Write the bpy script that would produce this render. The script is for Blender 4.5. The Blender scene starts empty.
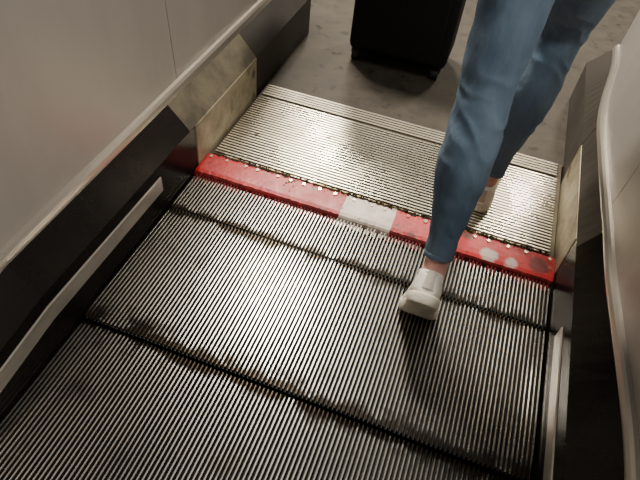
import bpy, bmesh, math, random
import numpy as np
from mathutils import Vector, Matrix, noise
random.seed(4)
scene=bpy.context.scene
COL=scene.collection

# ------------------------------------------------------------ materials
def pmat(name,c1,c2=None,scale=8,metal=0.0,rough=0.5,rough2=None,bump=0.0,bscale=60,lo=0.35,hi=0.65,stretch=(1,1,1),c3=None,s3=30,t3=0.62,w3=.05,spec=None,tint=None):
    m=bpy.data.materials.new(name); m.use_nodes=True
    nt=m.node_tree; N=nt.nodes; L=nt.links
    b=N["Principled BSDF"]
    b.inputs["Metallic"].default_value=metal
    b.inputs["Roughness"].default_value=rough
    if spec is not None: b.inputs["Specular IOR Level"].default_value=spec
    if tint is not None: b.inputs["Specular Tint"].default_value=(tint,tint*.95,tint*.9,1)
    b.inputs["Base Color"].default_value=(*c1,1)
    geo=N.new("ShaderNodeNewGeometry")
    mp=N.new("ShaderNodeMapping"); mp.inputs["Scale"].default_value=stretch
    L.new(geo.outputs["Position"],mp.inputs["Vector"])
    if c2 is not None:
        n=N.new("ShaderNodeTexNoise"); n.inputs["Scale"].default_value=scale; n.inputs["Detail"].default_value=6; n.inputs["Roughness"].default_value=0.65
        L.new(mp.outputs[0],n.inputs["Vector"])
        r=N.new("ShaderNodeMapRange"); r.inputs["From Min"].default_value=lo; r.inputs["From Max"].default_value=hi
        L.new(n.outputs["Fac"],r.inputs["Value"])
        mx=N.new("ShaderNodeMix"); mx.data_type='RGBA'
        mx.inputs[6].default_value=(*c1,1); mx.inputs[7].default_value=(*c2,1)
        L.new(r.outputs["Result"],mx.inputs[0])
        out=mx.outputs[2]
        if c3 is not None:
            n3=N.new("ShaderNodeTexNoise"); n3.inputs["Scale"].default_value=s3; n3.inputs["Detail"].default_value=4
            L.new(mp.outputs[0],n3.inputs["Vector"])
            r3=N.new("ShaderNodeMapRange"); r3.inputs["From Min"].default_value=t3; r3.inputs["From Max"].default_value=t3+w3
            L.new(n3.outputs["Fac"],r3.inputs["Value"])
            m3=N.new("ShaderNodeMix"); m3.data_type='RGBA'; m3.inputs[7].default_value=(*c3,1)
            L.new(out,m3.inputs[6]); L.new(r3.outputs["Result"],m3.inputs[0]); out=m3.outputs[2]
        L.new(out,b.inputs["Base Color"])
        if rough2 is not None:
            rr=N.new("ShaderNodeMapRange"); rr.inputs["To Min"].default_value=rough; rr.inputs["To Max"].default_value=rough2
            L.new(r.outputs["Result"],rr.inputs["Value"]); L.new(rr.outputs["Result"],b.inputs["Roughness"])
    if bump>0:
        n2=N.new("ShaderNodeTexNoise"); n2.inputs["Scale"].default_value=bscale; n2.inputs["Detail"].default_value=5
        L.new(mp.outputs[0],n2.inputs["Vector"])
        bp=N.new("ShaderNodeBump"); bp.inputs["Strength"].default_value=bump; bp.inputs["Distance"].default_value=0.01
        L.new(n2.outputs["Fac"],bp.inputs["Height"]); L.new(bp.outputs["Normal"],b.inputs["Normal"])
    return m
def grime_bands(m,bands,col,axis=1):
    """greasy dirt collected along the seams (world coordinate lines), broken up with noise"""
    nt=m.node_tree;N=nt.nodes;L=nt.links;b=N["Principled BSDF"]
    src=b.inputs["Base Color"].links[0].from_socket
    geo=N.new("ShaderNodeNewGeometry"); sp=N.new("ShaderNodeSeparateXYZ"); L.new(geo.outputs["Position"],sp.inputs[0])
    nz=N.new("ShaderNodeTexNoise"); nz.inputs["Scale"].default_value=13; nz.inputs["Detail"].default_value=6; nz.inputs["Roughness"].default_value=.7
    L.new(geo.outputs["Position"],nz.inputs["Vector"])
    for y,w in bands:
        s=N.new("ShaderNodeMath"); s.operation='SUBTRACT'; s.inputs[1].default_value=y; L.new(sp.outputs[axis],s.inputs[0])
        a=N.new("ShaderNodeMath"); a.operation='ABSOLUTE'; L.new(s.outputs[0],a.inputs[0])
        q=N.new("ShaderNodeMapRange"); q.inputs["From Min"].default_value=.38; q.inputs["From Max"].default_value=.68
        q.inputs["To Min"].default_value=w*.1; q.inputs["To Max"].default_value=w*1.8; L.new(nz.outputs["Fac"],q.inputs["Value"])
        d=N.new("ShaderNodeMath"); d.operation='DIVIDE'; L.new(a.outputs[0],d.inputs[0]); L.new(q.outputs["Result"],d.inputs[1])
        mr=N.new("ShaderNodeMapRange"); mr.inputs["From Min"].default_value=1.3; mr.inputs["From Max"].default_value=.5
        L.new(d.outputs[0],mr.inputs["Value"])
        mx=N.new("ShaderNodeMix"); mx.data_type='RGBA'; mx.inputs[7].default_value=(*col,1)
        L.new(src,mx.inputs[6]); L.new(mr.outputs["Result"],mx.inputs[0]); src=mx.outputs[2]
    L.new(src,b.inputs["Base Color"])

M={}
M['rib']=pmat("step_aluminium",(0.66,0.625,0.57),(0.42,0.39,0.345),5,metal=1.0,rough=0.23,rough2=0.30,lo=0.40,hi=0.70,c3=(0.20,0.17,0.13),s3=8,t3=0.60,w3=.2)
grime_bands(M['rib'],[(-.172,.024),(-.554,.036),(-.95,.03)],(.06,.046,.032))
M['groove']=pmat("step_groove_black",(0.007,0.006,0.005),(0.015,0.012,0.009),20,rough=0.6)  # near-black brown on groove floors, rib sides and screw slots
M['plate_rib']=pmat("landing_aluminium",(0.82,0.76,0.62),(0.64,0.58,0.45),7,metal=1.0,rough=0.25,rough2=0.32,lo=0.38,hi=0.68,c3=(0.20,0.15,0.10),s3=48,t3=0.67,w3=.05)
grime_bands(M['plate_rib'],[(.06,.02)],(.12,.09,.05))
M['plate_base']=pmat("landing_groove",(0.14,0.115,0.078),(0.08,0.063,0.043),15,metal=0.3,rough=0.6)
M['border']=pmat("landing_border",(0.38,0.35,0.28),(0.28,0.25,0.19),9,metal=0.7,rough=0.42,rough2=0.5)
M['white_comb']=pmat("worn_white_paint",(0.74,0.65,0.57),(0.54,0.45,0.38),30,rough=0.45,c3=(0.14,0.09,0.06),s3=80,t3=0.65)
M['screw']=pmat("screw_steel",(0.80,0.74,0.58),metal=1,rough=0.25)
M['debris']=pmat("comb_grime",(0.025,0.018,0.012),(0.45,0.33,0.10),160,rough=0.8,lo=0.56,hi=0.66)
M['green']=pmat("green_scrap",(0.03,0.22,0.09),(0.02,0.12,0.05),200,rough=0.6)
M['skirt_dark']=pmat("dark_skirt_steel",(0.028,0.023,0.021),(0.013,0.011,0.010),6,metal=0.6,rough=0.17,rough2=0.26,tint=.28)
M['deck_dark']=pmat("dark_deck_steel",(0.026,0.022,0.019),(0.012,0.010,0.009),5,metal=0.6,rough=0.20,rough2=0.32,tint=.55)
M['strip']=pmat("reflection_strip",(0.50,0.46,0.40),(0.32,0.29,0.25),7,metal=0.75,rough=0.34,rough2=.42,stretch=(1,0.35,1))  # reflection in the skirt put into a lighter metal colour
M['beige']=pmat("worn_beige_skirt",(0.37,0.32,0.215),(0.20,0.165,0.105),11,metal=0.3,rough=0.45,rough2=0.6,lo=0.4,hi=0.68,bump=0.1,c3=(0.08,0.06,0.038),s3=12,t3=0.60,w3=.1)
M['olive']=pmat("lit_worn_olive_deck",(0.145,0.12,0.078),(0.065,0.052,0.035),11,metal=0.4,rough=0.4,rough2=0.55,lo=0.38,hi=0.65)  # worn deck, with its lit tone put into the colour
M['greybrown']=pmat("grey_brown_deck",(0.085,0.075,0.062),(0.06,0.052,0.043),4,metal=0.5,rough=0.36,rough2=0.46,lo=0.38,hi=0.65)
M['trim']=pmat("cream_moulding",(0.64,0.59,0.51),(0.46,0.42,0.36),10,metal=0.8,rough=0.28,rough2=.36,stretch=(1,0.2,1))
M['panel']=pmat("grey_balustrade_steel",(0.44,0.41,0.37),(0.355,0.33,0.295),2.5,metal=0.4,rough=0.38,rough2=0.46,stretch=(1,1,0.2))
M['rubber']=pmat("handrail_rubber",(0.012,0.012,0.012),(0.02,0.02,0.02),30,rough=0.45)
M['newel']=pmat("newel_dark_metal",(0.04,0.034,0.028),(0.024,0.02,0.016),8,metal=0.5,rough=0.5)
M['floor']=pmat("worn_concrete",(0.080,0.070,0.055),(0.048,0.041,0.032),14,rough=0.75,rough2=0.6,lo=0.35,hi=0.65,bump=0.12,bscale=30,c3=(0.028,0.023,0.018),s3=18,t3=0.60,w3=.12,spec=.2)
M['jeans']=pmat("blue_denim",(0.092,0.140,0.200),(0.148,0.208,0.275),16,rough=0.85,bump=0.35,bscale=34,lo=0.35,hi=0.65,stretch=(1,1,0.35),spec=.2)
M['skin']=pmat("skin",(0.70,0.40,0.33),(0.62,0.32,0.27),12,rough=0.5)
M['shoe']=pmat("off_white_shoe_leather",(0.88,0.84,0.74),(0.72,0.66,0.55),18,rough=0.55,bump=0.08,lo=0.45,hi=0.8)
M['sole']=pmat("cream_rubber_sole",(0.76,0.70,0.57),(0.50,0.44,0.32),25,rough=0.65,bump=0.15,bscale=150,lo=0.5,hi=0.75)
M['heel']=pmat("heel_tab_suede",(0.60,0.55,0.46),(0.48,0.44,0.36),60,rough=0.8)
M['lace']=pmat("white_lace",(0.82,0.78,0.71),(0.7,0.66,0.58),80,rough=0.8)
M['jacket']=pmat("charcoal_knit",(0.03,0.032,0.036),(0.05,0.052,0.058),40,rough=0.9,bump=0.2,bscale=200)
M['hair']=pmat("brown_hair",(0.09,0.05,0.025),(0.04,0.022,0.012),30,rough=0.5,stretch=(4,4,0.5),bump=0.3)
M['eye']=pmat("eye_white",(0.8,0.78,0.75),rough=0.2)
M['iris']=pmat("eye_iris",(0.05,0.03,0.02),rough=0.2)
M['bag']=pmat("black_nylon",(0.004,0.004,0.004),(0.006,0.006,0.006),60,rough=0.9,bump=0.1,bscale=300,spec=.2)
M['bag_plastic']=pmat("black_plastic",(0.010,0.010,0.010),rough=0.5)
M['zip']=pmat("zip_metal",(0.2,0.2,0.2),metal=0.9,rough=0.4)
M['red_teeth']=pmat("worn_red_teeth",(0.26,0.010,0.012),(0.08,0.008,0.008),60,rough=0.4)

def red_material():
    m=pmat("worn_red_paint",(0.50,0.013,0.017),(0.36,0.010,0.013),16,rough=0.36,rough2=0.5,bump=0.12,bscale=90,c3=(0.07,0.013,0.011),s3=38,t3=0.64)
    nt=m.node_tree;N=nt.nodes;L=nt.links
    b=N["Principled BSDF"]
    src=b.inputs["Base Color"].links[0].from_socket
    geo=N.new("ShaderNodeNewGeometry")
    nz=N.new("ShaderNodeTexNoise"); nz.inputs["Scale"].default_value=70
    L.new(geo.outputs["Position"],nz.inputs["Vector"])
    for (x,y,r,c) in [(0.333,-0.006,0.022,(.46,.35,.32)),(0.392,-0.010,0.016,(.46,.35,.32)),(0.13,-.02,.012,(.14,.02,.015)),(.46,.01,.026,(.16,.012,.012)),(.27,.04,.016,(.12,.03,.015)),(-.17,.035,.008,(.14,.05,.02)),(-.31,.03,.008,(.15,.02,.015))]:
        d=N.new("ShaderNodeVectorMath"); d.operation='DISTANCE'; d.inputs[1].default_value=(x,y,0.01)
        L.new(geo.outputs["Position"],d.inputs[0])
        a=N.new("ShaderNodeMath"); a.operation='MULTIPLY_ADD'; a.inputs[1].default_value=0.012; 
        L.new(nz.outputs["Fac"],a.inputs[0]); L.new(d.outputs["Value"],a.inputs[2])
        mr=N.new("ShaderNodeMapRange"); mr.inputs["From Min"].default_value=r+0.011; mr.inputs["From Max"].default_value=r+0.003
        L.new(a.outputs[0],mr.inputs["Value"])
        mx=N.new("ShaderNodeMix"); mx.data_type='RGBA'; mx.inputs[7].default_value=(*c,1)
        L.new(src,mx.inputs[6]); L.new(mr.outputs["Result"],mx.inputs[0]); src=mx.outputs[2]
    L.new(src,b.inputs["Base Color"])
    return m
M['red']=red_material()

# ------------------------------------------------------------ helpers
def mkobj(name,bm,mats,parent=None,smooth=False,loc=(0,0,0)):
    bmesh.ops.recalc_face_normals(bm,faces=bm.faces[:])
    me=bpy.data.meshes.new(name); bm.to_mesh(me); bm.free()
    for mm in mats: me.materials.append(M[mm])
    if smooth:
        for p in me.polygons: p.use_smooth=True
    o=bpy.data.objects.new(name,me); COL.objects.link(o)
    o.location=loc
    if parent is not None:
        o.parent=parent
        o.location=Vector(loc)-parent_loc(parent)
    return o
def parent_loc(p):
    v=Vector(p.location)
    while p.parent is not None:
        p=p.parent; v=v+Vector(p.location)
    return v
def empty(name,loc,label,cat,group=None):
    e=bpy.data.objects.new(name,None); COL.objects.link(e); e.location=loc; e.empty_display_size=0.1
    e["label"]=label; e["category"]=cat
    if group: e["group"]=group
    return e
def addbox(bm,x0,x1,y0,y1,z0,z1,mi=0,top=None):
    v=[bm.verts.new((x,y,z)) for z in (z0,z1) for y in (y0,y1) for x in (x0,x1)]
    F=[(0,1,3,2),(4,6,7,5),(0,4,5,1),(2,3,7,6),(0,2,6,4),(1,5,7,3)]
    for i,f in enumerate(F):
        fc=bm.faces.new([v[k] for k in f]); fc.material_index=mi
        if i==1 and top is not None: fc.material_index=top
    return v
def prism_y(bm,prof,ys,mi=0):
    rings=[]
    for (y,dx,dz) in ys:
        rings.append([bm.verts.new((p[0]+dx*(p[2] if len(p)>2 else 1),y,p[1]+dz)) for p in prof])
    n=len(prof)
    for a,b in zip(rings[:-1],rings[1:]):
        for i in range(n):
            f=bm.faces.new((a[i],a[(i+1)%n],b[(i+1)%n],b[i])); f.material_index=mi
    bm.faces.new(rings[0]).material_index=mi; bm.faces.new(list(reversed(rings[-1]))).material_index=mi
def catmull(pts,k):
    out=[]
    n=len(pts)
    for i in range(n-1):
        p0=pts[max(i-1,0)];p1=pts[i];p2=pts[i+1];p3=pts[min(i+2,n-1)]
        for j in range(k):
            t=j/k
            out.append(tuple(0.5*((2*b)+(-a+c)*t+(2*a-5*b+4*c-d)*t*t+(-a+3*b-3*c+d)*t**3) for a,b,c,d in zip(p0,p1,p2,p3)))
    out.append(tuple(pts[-1]))
    return out
def tube(bm,pts,n=20,k=6,ref=(1,0,0),mi=0,cap=True):
    P=catmull(pts,k) if k>1 else [tuple(p) for p in pts]
    rings=[]
    for i,p in enumerate(P):
        a=Vector(P[max(i-1,0)][:3]); b=Vector(P[min(i+1,len(P)-1)][:3])
        t=(b-a).normalized(); u=Vector(ref); u=(u-t*u.dot(t)).normalized(); v=t.cross(u)
        c=Vector(p[:3]); rx=p[3]; ry=p[4] if len(p)>4 else p[3]
        rings.append([bm.verts.new(c+u*(rx*math.cos(2*math.pi*j/n))+v*(ry*math.sin(2*math.pi*j/n))) for j in range(n)])
    for a,b in zip(rings[:-1],rings[1:]):
        for j in range(n):
            f=bm.faces.new((a[j],a[(j+1)%n],b[(j+1)%n],b[j])); f.material_index=mi
    if cap:
        for r,s in ((rings[0],-1),(rings[-1],1)):
            bm.faces.new(r if s>0 else list(reversed(r))).material_index=mi
def ellipsoid(bm,c,r,seg=24,ring=16,mi=0):
    m=Matrix.Translation(c)@Matrix.Diagonal((*r,1))
    g=bmesh.ops.create_uvsphere(bm,u_segments=seg,v_segments=ring,radius=1,matrix=m)
    for v in g['verts']:
        for f in v.link_faces: f.material_index=mi
def remesh(o,vox,smooth_it=4,disp=None):
    md=o.modifiers.new("r",'REMESH'); md.mode='VOXEL'; md.voxel_size=vox
    sm=o.modifiers.new("s",'SMOOTH'); sm.factor=0.5; sm.iterations=smooth_it
    dg=bpy.context.evaluated_depsgraph_get()
    me=bpy.data.meshes.new_from_object(o.evaluated_get(dg),depsgraph=dg)
    mats=[m for m in o.data.materials]
    o.modifiers.clear(); o.data=me
    if not me.materials:
        for m in mats: me.materials.append(m)
    if disp:
        n=len(me.vertices)
        c=np.empty(n*3,dtype=np.float32); me.vertices.foreach_get("co",c)
        nn=np.empty(n*3,dtype=np.float32); me.vertex_normals.foreach_get("vector",nn)
        c=c.reshape(-1,3); nn=nn.reshape(-1,3)
        d=np.array([disp(Vector(p)) for p in c.tolist()],dtype=np.float32)
        c=c+nn*d[:,None]
        me.vertices.foreach_set("co",c.ravel()); me.update()
    me.polygons.foreach_set("use_smooth",[True]*len(me.polygons))
    me.polygons.foreach_set("material_index",[0]*len(me.polygons))

# ------------------------------------------------------------ person
PX,PY=.255,.1
person=empty("person",(PX,PY,0),"person in skinny blue jeans and white sneakers stepping off the escalator","person")
rA=(.204,-.250,.160); rK=(.187,-.072,.550); rH=(.190,.095,.90)
fA=(.279,.200,.105); fK=(.314,.285,.50); fH=(.330,.105,.90)
def lerp(a,b,t,off=(0,0,0)): return tuple(a[i]+(b[i]-a[i])*t+off[i] for i in range(3))
def leg(bm,A,K,H,radii,k=6):
    pts=[]
    for (seg,t,rx,ry,oy) in radii:
        a,b=(A,K) if seg==0 else (K,H)
        pts.append(lerp(a,b,t,(0,oy,0))+(rx,ry))
    tube(bm,pts,n=28,k=k)
skinr=[(0,-.08,.026,.030,0),(0,.05,.026,.029,0),(0,.15,.024,.027,-.003),(0,.35,.032,.034,-.010),(0,.6,.043,.045,-.015),(0,.9,.043,.045,-.004),(1,0.02,.047,.049,0),(1,.3,.055,.059,0),(1,.7,.070,.075,0),(1,1,.078,.083,0)]
bm=bmesh.new()
leg(bm,rA,rK,rH,skinr); leg(bm,fA,fK,fH,skinr)
tube(bm,[(.204,-.255,.170,.026,.026),(.203,-.268,.137,.026,.022),(.202,-.262,.088,.026,.016),(.202,-.245,.052,.026,.012),(.202,-.20,.032,.022,.010)],n=16,k=4)
FX=.276; FY=.146
tube(bm,[(FX,FY+.03,.05,.024,.025),(FX,FY+.08,.05,.028,.03),(FX+.001,FY+.15,.038,.032,.02),(FX+.003,FY+.21,.03,.03,.014),(FX+.004,FY+.23,.028,.024,.011)],n=16,k=4)
tube(bm,[(PX,.10,.82,.10,.085),(PX,.10,.90,.155,.105),(PX,.10,.98,.150,.10),(PX,.105,1.08,.118,.085),(PX,.11,1.2,.135,.092),(PX,.115,1.3,.155,.095),(PX,.11,1.37,.13,.07),(PX,.115,1.41,.07,.052),(PX,.12,1.44,.05,.048),(PX,.135,1.50,.048,.048)],n=32,k=5)
HC=(PX,.155,1.585)
ellipsoid(bm,HC,(.074,.092,.108)); ellipsoid(bm,(PX,.185,1.53),(.052,.06,.055))
ellipsoid(bm,(PX,.252,1.573),(.011,.016,.02)); ellipsoid(bm,(PX,.238,1.532),(.022,.01,.006))
for s in (-1,1):
    ellipsoid(bm,(PX+s*.077,.15,1.575),(.009,.018,.03))
    sh=(PX+s*.165,.11,1.34); el=(PX+s*.235,.05-.02*s,1.08); wr=(PX+s*.235,.17+.05*s,.88)
    tube(bm,[(PX+s*.10,.11,1.345,.045,.045),sh+(.052,.052),lerp(sh,el,.4)+(.044,.046),lerp(sh,el,.85)+(.036,.038),el+(.036,.037),lerp(el,wr,.3)+(.037,.036),lerp(el,wr,.8)+(.026,.024),wr+(.023,.019)],n=16,k=4,ref=(0,1,0))
    d=(Vector(wr)-Vector(el)).normalized(); w=Vector(wr)
    fwd=Vector((0,1,0)); fwd=(fwd-d*fwd.dot(d)).normalized(); inn=Vector((-s,0,0)); inn=(inn-d*inn.dot(d)).normalized()
    tube(bm,[tuple(w-d*.005)+(.018,.023),tuple(w+d*.03)+(.015,.034),tuple(w+d*.075)+(.014,.040),tuple(w+d*.09)+(.011,.036)],n=16,k=4,ref=tuple(inn))
    for q,(off,ln) in enumerate(((.030,.070),(.010,.078),(-.010,.072),(-.029,.056))):
        b0=w+d*.078+fwd*off
        pts=[tuple(b0)+(.0085,),tuple(b0+d*ln*.45+inn*.006+fwd*off*.08)+(.008,),tuple(b0+d*ln*.75+inn*.018+fwd*off*.1)+(.0075,),tuple(b0+d*ln*.93+inn*.032+fwd*off*.1)+(.006,)]
        tube(bm,pts,n=10,k=3,ref=tuple(fwd))
    tb=w+d*.02+fwd*.022
    tube(bm,[tuple(tb)+(.012,),tuple(tb+fwd*.022+d*.025+inn*.01)+(.010,),tuple(tb+fwd*.03+d*.05+inn*.016)+(.009,),tuple(tb+fwd*.03+d*.068+inn*.022)+(.007,)],n=10,k=3,ref=tuple(inn))
body=mkobj("body",bm,['skin'],person,True)
remesh(body,.0045,3)

def wrk(co):
    z=co.z
    a=noise.noise(Vector((co.x*14,co.y*14,z*9)))*.0034
    b=noise.noise(Vector((co.x*22+3,co.y*22,z*30)))*.0022
    kn=math.exp(-((z-.47)/.08)**2); an=math.exp(-((z-.26)/.06)**2)
    ph=z*115+co.x*85+noise.noise(co*14)*6
    c=(abs(math.sin(ph*.5))-.5)*(.0060*kn+.0050*an)*(.5+noise.noise(co*18+Vector((7,0,0))))
    return a+b-c
def jrad(t0): return [(0,t0,.032,.034,-.002),(0,.2,.0335,.036,-.004),(0,.35,.041,.044,-.010),(0,.6,.053,.056,-.018),(0,.85,.0525,.054,-.006),(1,0.02,.058,.060,0),(1,.3,.066,.070,0),(1,.7,.080,.086,0),(1,1.02,.088,.094,0)]
bm=bmesh.new()
leg(bm,rA,rK,rH,jrad(.09))
fr=[(a,t,rx*(1.12 if a==0 else 1.05),ry*(1.05 if a==0 else 1.03),o) for a,t,rx,ry,o in jrad(.04)]
leg(bm,fA,fK,fH,fr)
tube(bm,[(PX,.10,.83,.095,.08),(PX,.10,.89,.165,.115),(PX,.10,.95,.162,.112),(PX,.10,1.00,.145,.102)],n=32,k=5)
jeans=mkobj("jeans",bm,['jeans'],person,True); remesh(jeans,.0042,3,wrk)
jeans["label"]="faded blue skinny denim jeans"
for A,K,H,s in ((rA,rK,.086,0),(fA,fK,.035,1)):
    q=1.0 if s==0 else 1.08
    bm=bmesh.new()
    tube(bm,[lerp(A,K,H-.004,(0,-.002,0))+(.0308*q,.0330*q),lerp(A,K,H+.004,(0,-.002,0))+(.0318*q,.0340*q),lerp(A,K,H+.018,(0,-.002,0))+(.0318*q,.0340*q),lerp(A,K,H+.024,(0,-.002,0))+(.0308*q,.033*q)],n=28,k=3,cap=False)
    h=mkobj("hem",bm,['jeans'],jeans,True); so=h.modifiers.new("s",'SOLIDIFY'); so.thickness=.0015
bm=bmesh.new()
tube(bm,[(PX,.10,.92,.172,.122),(PX,.10,1.0,.165,.118),(PX,.105,1.08,.145,.11),(PX,.11,1.2,.152,.112),(PX,.115,1.3,.17,.112),(PX,.11,1.37,.145,.085),(PX,.115,1.415,.08,.066),(PX,.12,1.44,.062,.06)],n=32,k=5)
for s in (-1,1):
    sh=(PX+s*.165,.11,1.34); el=(PX+s*.235,.05-.02*s,1.08); w_=(PX+s*.235,.17+.05*s,.88)
    tube(bm,[(PX+s*.10,.11,1.345,.06,.06),sh+(.066,.066),lerp(sh,el,.4)+(.058,.06),lerp(sh,el,.85)+(.05,.052),el+(.05,.05),lerp(el,w_,.3)+(.049,.048),lerp(el,w_,.92)+(.037,.035)],n=20,k=4,ref=(0,1,0))
jk=mkobj("sweater",bm,['jacket'],person,True); remesh(jk,.008,3,lambda c:noise.noise(c*14)*.004)
jk["label"]="dark charcoal sweater"
bm=bmesh.new()
ellipsoid(bm,(PX,.138,1.605),(.086,.098,.108)); ellipsoid(bm,(PX,.10,1.55),(.078,.07,.085))
tube(bm,[(PX,.06,1.63,.03,.03),(PX,.015,1.60,.036,.036),(PX,-.005,1.5,.034,.034),(PX,0,1.38,.026,.026),(PX,0,1.3,.01,.01)],n=16,k=4)
for f in [v for v in bm.verts if v.co.y>.215 and v.co.z<1.64]: f.co.y=.215
hr=mkobj("hair",bm,['hair'],person,True); remesh(hr,.007,3)
for s in (-1,1):
    bm=bmesh.new(); ellipsoid(bm,(PX+s*.03,.228,1.588),(.012,.012,.010)); ellipsoid(bm,(PX+s*.03,.2385,1.588),(.005,.003,.005),mi=1)
    mkobj("eye",bm,['eye','iris'],person,True)

def sneaker(origin,fwd,up,bend,label):
    f=Vector(fwd).normalized(); u=Vector(up); u=(u-f*u.dot(f)).normalized(); r=f.cross(u)
    O=Vector(origin)
    yb=.165; RB=.055
    def X(p):
        x,y,z=p
        if y>yb and bend:
            d=y-yb; arc=RB*bend
            rad=RB
            if d<arc: a=d/rad; ex=0
            else: a=bend; ex=d-arc
            y2=yb+(rad-z)*math.sin(a)+ex*math.cos(a)
            z2=rad-(rad-z)*math.cos(a)+ex*math.sin(a)
            y,z=y2,z2
        return O+r*x+f*y+u*z
    out=[(.000,.008),(.003,.018),(.010,.026),(.024,.0320),(.05,.0340),(.09,.0330),(.13,.037),(.17,.0435),(.20,.0455),(.222,.042),(.240,.034),(.252,.022),(.257,.010)]
    out=catmull([(a,b) for a,b in out],4)
    top=[(0,.064),(.008,.076),(.04,.073),(.075,.068),(.10,.078),(.13,.066),(.17,.052),(.20,.045),(.23,.040),(.25,.034),(.257,.030)]
    def ht(y):
        for (a,b),(c,d) in zip(top[:-1],top[1:]):
            if a<=y<=c: return b+(d-b)*(y-a)/(c-a)
        return top[-1][1]
    bm=bmesh.new()
    rings=[]
    for zz,k in ((0,.93),(.002,.98),(.005,1.01),(.012,1.04),(.020,1.04),(.023,1.0)):
        ring=[]
        for y,w in out: ring.append((w*k,y,zz))
        for y,w in reversed(out): ring.append((-w*k,y,zz))
        rings.append([bm.verts.new(X((a,(b-.128)*(k*.14+.86)+.128,c))) for a,b,c in ring])
    n=len(rings[0]); no=len(out)
    for a,b in zip(rings[:-1],rings[1:]):
        for i in range(n): bm.faces.new((a[i],a[(i+1)%n],b[(i+1)%n],b[i]))
    for R in (rings[0],rings[-1]):
        for i in range(no-1): bm.faces.new((R[i],R[i+1],R[n-2-i],R[n-1-i]))
    ty=.02
    while ty<.24:
        w=.025 if ty<.14 else .034
        if ty>.225: w=.022
        vs=[bm.verts.new(X(q)) for q in ((-w,ty,.001),(w,ty,.001),(w,ty+.006,.001),(-w,ty+.006,.001),(-w,ty,-.0022),(w,ty,-.0022),(w,ty+.006,-.0022),(-w,ty+.006,-.0022))]
        for q in ((4,5,6,7),(0,1,5,4),(1,2,6,5),(2,3,7,6),(3,0,4,7)): bm.faces.new([vs[k] for k in q])
        ty+=.014
    ub=bmesh.new(); rings=[]; Z0=.019
    for y,w in out:
        h=ht(y); w2=w*.96
        wt=.022 if y<.11 else .03-(y-.11)*.05
        wt=min(wt,w2*.75)
        heel=max(0,1-y/.09)
        mid=.93-.06*heel
        sec=[(w2,Z0),(w2*1.02,Z0+(h-Z0)*.30),(w2*mid+wt*.06,Z0+(h-Z0)*.65),(wt*1.22,Z0+(h-Z0)*.92),(wt*.6,h),(-wt*.6,h),(-wt*1.22,Z0+(h-Z0)*.92),(-w2*mid-wt*.06,Z0+(h-Z0)*.65),(-w2*1.02,Z0+(h-Z0)*.30),(-w2,Z0)]
        lean=.10*heel
        rings.append([ub.verts.new(X((a,.128+(y-.128)*.985+lean*(c-Z0)*(1 if y<.02 else .5),c))) for a,c in sec])
    m=len(rings[0])
    for a,b in zip(rings[:-1],rings[1:]):
        for i in range(m): ub.faces.new((a[i],a[(i+1)%m],b[(i+1)%m],b[i]))
    ub.faces.new(rings[0]); ub.faces.new(list(reversed(rings[-1])))
    up_=mkobj("sneaker",ub,['shoe'],person,True); up_["label"]=label
    sb=up_.modifiers.new("s",'SUBSURF'); sb.levels=2; sb.render_levels=2
    so_=mkobj("sole",bm,['sole'],up_,True)
    hb=bmesh.new(); rg=[]
    for c,hw,yo in ((.034,.012,-.0012),(.048,.010,.0004),(.062,.009,.0020),(.074,.0085,.0038)):
        rg.append([hb.verts.new(X((a,yo+.0018+abs(a)*abs(a)*18+e_,c))) for a,e_ in ((-hw,0),(-hw*.5,0),(0,0),(hw*.5,0),(hw,0),(hw,.006),(-hw,.006))])
    for a,b in zip(rg[:-1],rg[1:]):
        for i in range(7): hb.faces.new((a[i],a[(i+1)%7],b[(i+1)%7],b[i]))
    hb.faces.new(rg[0]); hb.faces.new(list(reversed(rg[-1])))
    mkobj("heel_tab",hb,['heel'],up_,False)
    cb=bmesh.new(); N2=28; pts=[]
    for i in range(N2):
        a=2*math.pi*i/N2
        pts.append(X((.024*math.sin(a),.050+.040*math.cos(a),.073+.004*math.cos(a))))
    rr=[]
    for i in range(N2):
        c=pts[i]; t=(pts[(i+1)%N2]-pts[(i-1)%N2]).normalized(); uu=(u-t*u.dot(t)).normalized(); vv=t.cross(uu)
        rr.append([cb.verts.new(c+uu*.006*math.cos(2*math.pi*j/10)+vv*.005*math.sin(2*math.pi*j/10)) for j in range(10)])
    for i in range(N2):
        a,b=rr[i],rr[(i+1)%N2]
        for j in range(10): cb.faces.new((a[j],a[(j+1)%10],b[(j+1)%10],b[j]))
    mkobj("collar",cb,['shoe'],up_,True)
    lb=bmesh.new()
    for i in range(4):
        y=.112+i*.014; h=ht(y)
        tube(lb,[tuple(X((-.024,y,h-.009)))+(.0022,),tuple(X((-.012,y+.002,h+.001)))+(.0024,),tuple(X((0,y+.003,h+.003)))+(.0024,),tuple(X((.012,y+.002,h+.001)))+(.0024,),tuple(X((.024,y,h-.009)))+(.0022,)],n=8,k=3,ref=tuple(f))
    mkobj("laces",lb,['lace'],up_,True)
    return up_
th=math.radians(60)
bl=Vector((.200,-.264,.010))
fd=Vector((0,math.cos(th),-math.sin(th))).normalized(); ud=Vector((0,math.sin(th),math.cos(th)))
sneaker(tuple(bl-fd*.178),tuple(fd),tuple(ud),math.radians(60),"off-white sneaker with heel lifted, toe pushing off the step")
sneaker((FX,FY,.0145),(.03,1,0),(0,0,1),0,"off-white sneaker planted flat on the landing plate")

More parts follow.
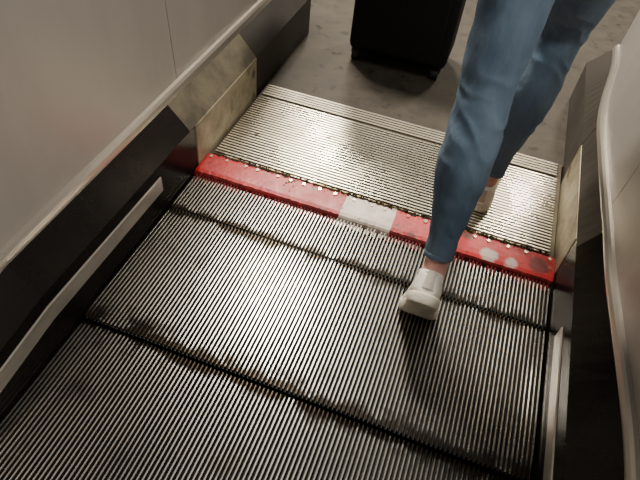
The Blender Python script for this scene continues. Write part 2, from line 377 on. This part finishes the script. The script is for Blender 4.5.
# ------------------------------------------------------------ escalator steps
NR=105; TPS=15; P=1.0/NR; HW=0.5
def rib_strip(bm,y0,y1,ztop,h,bottom):
    addbox(bm,-HW,HW,y0,y1,bottom,ztop-h,1)
    for i in range(NR):
        xc=-HW+P*(i+0.5); w=P*0.14; wm=P*0.21; wb=P*0.25
        zt=ztop; zm=ztop-.0007; zb=ztop-h
        sec=[(-wb,zb),(-wm,zm),(-w,zt),(w,zt),(wm,zm),(wb,zb)]
        A=[bm.verts.new((xc+a,y0,z)) for a,z in sec]; B=[bm.verts.new((xc+a,y1,z)) for a,z in sec]
        for k in range(5):
            bm.faces.new((A[k],A[k+1],B[k+1],B[k])).material_index=(0 if k in (1,2,3) else 1)
        bm.faces.new(A); bm.faces.new(list(reversed(B)))
steps=[(-0.169,-0.037,0.0,0.05),(-0.550,-0.174,-0.003,0.06),(-0.950,-0.556,-0.016,0.10),(-1.352,-0.958,-0.11,0.17),(-1.754,-1.36,-0.26,0.21),(-2.156,-1.762,-0.45,0.22)]
lab=["ribbed aluminium escalator step sliding under the red comb","ribbed aluminium escalator step where the white sneaker pushes off","ribbed aluminium escalator step with grimy front edge","ribbed aluminium escalator step dropping to the incline"]
for i,(y0,y1,z,rh) in enumerate(steps):
    e=empty("escalator_step",(0,(y0+y1)/2,z-rh),lab[min(i,3)],"escalator step","escalator steps")
    bm=bmesh.new(); rib_strip(bm,y0,y1,z,0.010,z-0.05)
    mkobj("tread",bm,['rib','groove'],e)
    bm=bmesh.new(); addbox(bm,-HW,HW,y0+0.006,y0+0.02,z-rh-0.16,z-0.05,1)
    for k in range(NR):
        xc=-HW+P*(k+0.5)
        addbox(bm,xc-P*.25,xc+P*.25,y0-0.001,y0+0.006,z-rh-0.16,z-0.012,0)
    mkobj("riser",bm,['rib','groove'],e)
# ------------------------------------------------------------ landing / comb plate
lp=empty("comb_plate",(0,0.27,0.0),"bright ribbed metal landing plate with red toothed comb edge","escalator comb plate")
bm=bmesh.new()
addbox(bm,-0.497,0.497,0.052,0.481,-0.012,0.0065,1)
ny=28; y0=0.064; pit=(0.405-y0)/ny
for i in range(ny):
    ya=y0+pit*i
    sec=[(ya,.0065),(ya+pit*.05,.0107),(ya+pit*.16,.0118),(ya+pit*.48,.0118),(ya+pit*.59,.0107),(ya+pit*.64,.0065)]
    A=[bm.verts.new((-.49,a,z)) for a,z in sec]; B=[bm.verts.new((.485,a,z)) for a,z in sec]
    for k in range(5): bm.faces.new((A[k],A[k+1],B[k+1],B[k])).material_index=(0 if k in(1,2,3) else 1)
    bm.faces.new(A); bm.faces.new(list(reversed(B)))
mkobj("ribbed_plate",bm,['plate_rib','plate_base'],lp)
bm=bmesh.new()
addbox(bm,-0.49,0.485,0.411,0.479,0.006,0.0085,1)
for i in range(5):
    ya=0.413+i*0.0132
    addbox(bm,-.488,.483,ya,ya+.0082,.0085,.0120,0)
mkobj("rear_border_strip",bm,['border','plate_base'],lp)
rr_=random.Random(9)
for s in range(7):
    xa=-0.5+s/7; xb=xa+1/7
    mat='white_comb' if s==3 else 'red'
    bm=bmesh.new()
    prof=[(0.056,-0.01),(0.056,0.0125),(0.054,0.0150),(0.046,0.0162),(0.024,0.0167),(0.002,0.0163),(-0.015,0.0150),(-0.0255,0.0122),(-0.0305,0.0075),(-0.033,0.001),(-0.033,-0.01)]
    g=0.00005; rings=[]; NX=25
    for j in range(NX):
        x=xa+g+(xb-xa-2*g)*j/(NX-1)
        rings.append([bm.verts.new((x,y+(0.0070*noise.noise(Vector((x*85,y*5,0))) if y>.05 else (.0035*noise.noise(Vector((x*90,1,0))) if y<-.02 else 0)),z+(0.0005*noise.noise(Vector((x*30,y*30,2))) if z>0 else 0))) for y,z in prof])
    n=len(prof)
    for a,b in zip(rings[:-1],rings[1:]):
        for i in range(n):
            fc=bm.faces.new((a[i],b[i],b[(i+1)%n],a[(i+1)%n])); fc.material_index=1 if i>=7 else 0
    bm.faces.new(rings[0]); bm.faces.new(list(reversed(rings[-1])))
    for t in range(TPS):
        if rr_.random()<.08: continue
        xc=xa+P*t
        if t==0 and s==0: continue
        w=P*0.2; L_=rr_.uniform(-.005,.005)
        v=[bm.verts.new(q) for q in ((xc-w,-.032,-.007),(xc+w,-.032,-.007),(xc+w,-.032,.005),(xc-w,-.032,.005),(xc-w*.6,-.049+L_,-.008),(xc+w*.6,-.049+L_,-.008),(xc+w*.6,-.048+L_,-.002),(xc-w*.6,-.048+L_,-.002))]
        for f in ((0,1,2,3),(4,5,6,7),(0,1,5,4),(1,2,6,5),(2,3,7,6),(3,0,4,7)): bm.faces.new([v[a] for a in f]).material_index=1
    c=mkobj("comb_segment",bm,[mat,'white_comb' if s==3 else 'red_teeth'],lp,False)
    c["label"]="worn white comb segment with teeth" if s==3 else "glossy red comb segment with teeth"
    for fx in (0.17,0.5,0.83):
        cx=xa+(xb-xa)*fx+rr_.uniform(-.010,.010); k_=rr_.uniform(.7,1.05)
        bm=bmesh.new()
        bmesh.ops.create_cone(bm,cap_ends=True,segments=16,radius1=.0070*k_,radius2=.0054*k_,depth=.004,matrix=Matrix.Translation((cx,0.042,0.0178)))
        addbox(bm,cx-.0042*k_,cx+.0042*k_,.0413,.0427,.0197,.0201,1)
        mkobj("screw",bm,['screw','groove'],c)
def scraps(bm,n,xf,yf,r0,r1,z):
    for i in range(n):
        x=xf(); y=yf(); r=random.uniform(r0,r1)
        c_=Vector((x,y,z)); q=[bm.verts.new(c_+Vector((math.cos(a)*r*random.uniform(.7,1.5),math.sin(a)*r*random.uniform(.6,1.2),0))) for a in (0,1.25,2.5,3.8,5)]
        tp=bm.verts.new(c_+Vector((0,0,r*.9))); bo=bm.verts.new(c_-Vector((0,0,.004)))
        for k in range(5):
            bm.faces.new((q[k],q[(k+1)%5],tp)); bm.faces.new((q[(k+1)%5],q[k],bo))
bm=bmesh.new()
scraps(bm,640,lambda:-0.49+random.random()*0.97,lambda:0.0570+random.gauss(0,0.0065),.0012,.0044,.0145)
g=mkobj("grime",bm,['debris'],lp); g["kind"]="stuff"
bm=bmesh.new()
scraps(bm,9,lambda:-.225+random.gauss(0,.022),lambda:.030+random.gauss(0,.012),.002,.0042,.0172)
g=mkobj("green_scraps",bm,['green'],lp); g["kind"]="stuff"; g["label"]="tiny green paper scraps"

# ------------------------------------------------------------ balustrades
def balustrade(sg):
    e=empty("escalator_balustrade",(sg*0.6,0,0),
        "grey steel escalator side wall with cream moulding and dark skirt" if sg<0 else "grey steel escalator side wall beside the walking person","escalator balustrade","escalator balustrades")
    def S(prof): return [(sg*p[0],)+tuple(p[1:]) for p in prof]
    inc=[(-0.62,0,0),(-1.0,0,-.05),(-1.4,0,-.22),(-2.2,0,-.66)]
    if sg>0:
        curve=[(.9,.0),(.8,-.004),(.7,-.015),(.55,-.035),(.41,-.045),(.25,-.040),(.1,-.033),(-.03,-.026),(-.175,-.020),(-.33,-.006),(-.49,.008),(-.62,.012),(-1.0,.012),(-1.4,.012),(-2.2,.012)]
        curve=catmull(curve,4)
    else:
        curve=[(.9,0),(.41,0),(-.03,0),(-.16,0),(-.62,0),(-1.0,0),(-1.4,0),(-2.2,0)]
    def dzf(y):
        if y>=-.62: return 0
        for (a,_,c),(b,_,d) in zip(inc[:-1],inc[1:]):
            if b<=y<=a: return c+(d-c)*(a-y)/(a-b)
        return inc[-1][2]
    def rng(y1,y0):
        ys=[(y1,cx(y1),dzf(y1))]
        for y,dx in curve:
            if y0<y<y1: ys.append((y,dx,dzf(y)))
        ys.append((y0,cx(y0),dzf(y0)))
        return ys
    def cx(y):
        for (a,c),(b,d) in zip(curve[:-1],curve[1:]):
            if b<=y<=a: return c+(d-c)*(a-y)/(a-b)
        return curve[-1][1]
    def part(name,prof,ys,mat,label=None,bev=0.0,smooth=False):
        bm=bmesh.new(); prism_y(bm,S(prof),[(a,sg*b if sg<0 else b,c) for a,b,c in ys])
        o=mkobj(name,bm,[mat],e,smooth)
        if bev:
            b=o.modifiers.new("b",'BEVEL'); b.width=bev; b.segments=2; b.limit_method='ANGLE'
        if label: o["label"]=label
        return o
    G=0.503
    zl,zs=(.068,.110) if sg<0 else (.055,.094)
    ys0=-.187 if sg<0 else -.235
    part("skirt_panel",[(G,-.6,0),(G,.145,0),(G+.02,.145,0),(G+.02,-.6,0)],[(-.002,0,0)]+inc,'skirt_dark',"dark steel skirt panel")
    part("skirt_reflection_strip",[(G-.003,zl,0),(G-.003,zs,0),(G-.0005,zs+.003,0),(G-.0005,zl-.002,0)],[(ys0,0,0)]+inc,'strip',"skirt reflection modelled as a bright metal strip")  # bright band reflected in the skirt, built as a raised strip
    part("landing_skirt",[(G-.002,-.1,0),(G-.002,.145,0),(G+.012,.145,0),(G+.012,-.1,0)],[(.40,0,0),(0.0,0,0)],'beige',"worn beige skirt end panel",.003)
    part("deck_panel",[(G,.146,0),(.5625,.212,1),(.575,.20,1),(G+.012,.13,0)],rng(-.03,-2.2),'deck_dark',"dark inner deck")
    part("landing_deck",[(G,.146,0),(.5625,.212,1),(.575,.20,1),(G+.012,.13,0)],rng(.40,-.028),'olive' if sg<0 else 'greybrown',"worn olive brown deck end, lit tone in its colour" if sg<0 else "grey brown deck end")
    mp_=[(.560,.212),(.5605,.218),(.563,.229),(.568,.236),(.588,.240),(.592,.20)]
    if sg>0: mp_=[(.560,.212),(.5605,.217),(.564,.225),(.569,.230),(.588,.233),(.592,.20)]
    part("moulding",mp_,rng(.9,-2.2),'trim',"cream metal moulding",0,False)
    part("side_panel",[(.576,.225),(.600,.86),(.625,.86),(.625,-.05),(.60,.2)],rng(.05,-2.2),'panel')
    part("side_panel",[(.576,.225),(.600,.86),(.625,.86),(.625,-.05),(.60,.2)],rng(.9,.0525),'panel')
    part("newel_base",[(G,-.005,0),(G,.145,0),(.562,.21,1),(.60,.21,1),(.60,-.005,0)],rng(.9,.403),'newel' if sg<0 else 'greybrown')
    bm=bmesh.new()
    pts=[(sg*.612,y,.90+dz,.036,.02) for y,_,dz in reversed(inc)]+[(sg*.612,0,.9,.036,.02),(sg*.612,.85,.9,.036,.02),(sg*.612,1.02,.84,.036,.02),(sg*.612,1.09,.68,.036,.02),(sg*.612,1.04,.5,.036,.02),(sg*.612,.92,.42,.036,.02)]
    tube(bm,pts,n=16,k=5)
    mkobj("handrail",bm,['rubber'],e,True)
    bm=bmesh.new()
    pr=[(.9,.0),(.9,.86)]+[(.9+.15*math.sin(a),.66+.2*math.cos(a)) for a in [math.radians(t) for t in range(10,181,17)]]+[(.92,.4),(.92,0)]
    A=[bm.verts.new((sg*.60,y,z)) for y,z in pr]; B=[bm.verts.new((sg*.624,y,z)) for y,z in pr]
    n=len(pr)
    for i in range(n): bm.faces.new((A[i],A[(i+1)%n],B[(i+1)%n],B[i]))
    bm.faces.new(A); bm.faces.new(list(reversed(B)))
    mkobj("newel",bm,['panel'],e)
balustrade(-1); balustrade(1)

# ------------------------------------------------------------ floor
bm=bmesh.new()
addbox(bm,-3,3,0.484,5,-.12,0)
addbox(bm,-3,-.63,-2.4,0.484,-.12,0)
addbox(bm,.65,3,-2.4,0.484,-.12,0)
fl=mkobj("floor",bm,['floor']); fl["kind"]="structure"; fl["label"]="stained grey-brown concrete floor"; fl["category"]="floor"

# ------------------------------------------------------------ suitcase
sc=empty("suitcase",(-.13,.88,0),"black soft wheeled suitcase standing on the concrete floor","suitcase")
bm=bmesh.new(); addbox(bm,-.31,.05,.77,.99,.035,.52)
o=mkobj("body",bm,['bag'],sc,True); b=o.modifiers.new("b",'BEVEL'); b.width=.035; b.segments=5
bm=bmesh.new(); addbox(bm,-.28,.02,.752,.772,.07,.36)
o=mkobj("front_pocket",bm,['bag'],sc,True); b=o.modifiers.new("b",'BEVEL'); b.width=.009; b.segments=4
bm=bmesh.new(); tube(bm,[(-.26,.751,.33,.003),(0,.751,.33,.003)],n=8,k=1,ref=(0,0,1))
mkobj("zipper",bm,['zip'],sc,True)
bm=bmesh.new(); tube(bm,[(-.21,.88,.515,.009),(-.2,.88,.545,.01),(-.13,.88,.555,.011),(-.06,.88,.545,.01),(-.05,.88,.515,.009)],n=10,k=4,ref=(0,1,0))
mkobj("carry_handle",bm,['bag_plastic'],sc,True)
for wx in (-.28,.02):
    for wy in (.80,.96):
        bm=bmesh.new()
        bmesh.ops.create_cone(bm,cap_ends=True,segments=24,radius1=.022,radius2=.022,depth=.024,matrix=Matrix.Translation((wx,wy,.022))@Matrix.Rotation(math.pi/2,4,'Y'))
        addbox(bm,wx-.016,wx+.016,wy-.014,wy+.014,.03,.046)
        mkobj("wheel",bm,['bag_plastic'],sc)

# ------------------------------------------------------------ lights
def area(name,loc,target,size,energy,color):
    l=bpy.data.lights.new(name,'AREA'); l.shape='DISK'; l.size=size; l.energy=energy; l.color=color
    o=bpy.data.objects.new(name,l); COL.objects.link(o); o.location=loc
    o.rotation_euler=(Vector(target)-Vector(loc)).to_track_quat('-Z','Y').to_euler()
    return o
area("ceiling_or_fill_lamp",(-.80,1.42,2.5),(-.1,-.1,0),.55,125,(1,.92,.80))
area("ceiling_or_fill_lamp",(-1.0,3.2,2.5),(-.2,.3,0),.50,98,(1,.91,.76))
area("ceiling_or_fill_lamp",(1.05,3.3,2.5),(.4,.3,0),.50,80,(1,.91,.76))
area("ceiling_or_fill_lamp",(-.3,-.6,2.9),(0,-.3,0),.9,6,(1,.95,.88))  # unseen soft fill added above the near steps
area("ceiling_or_fill_lamp",(1.5,-.9,2.6),(-.6,0,.3),.8,40,(1,.95,.88))  # unseen soft lamp added to brighten the left side panel
w=bpy.data.worlds.new("World"); scene.world=w; w.use_nodes=True
w.node_tree.nodes["Background"].inputs[0].default_value=(.95,.90,.83,1)
w.node_tree.nodes["Background"].inputs[1].default_value=.095

# ------------------------------------------------------------ camera
cam=bpy.data.cameras.new("Camera"); co=bpy.data.objects.new("Camera",cam); COL.objects.link(co)
cam.sensor_width=36; cam.lens=568/640*36; cam.clip_start=.02
Xc=Vector((.938,.3016,-.171)); Yc=Vector((.336,-.671,.661)); Zc=Vector((.0847,-.6775,-.7307))
right=Vector((Xc[0],Yc[0],Zc[0])).normalized()
down=Vector((Xc[1],Yc[1],Zc[1])); down=(down-right*down.dot(right)).normalized()
fwd=right.cross(down)
R=Matrix((right,-down,-fwd)).transposed()
co.matrix_world=Matrix.Translation((.1625,-1.098,1.0775))@R.to_4x4()
scene.camera=co
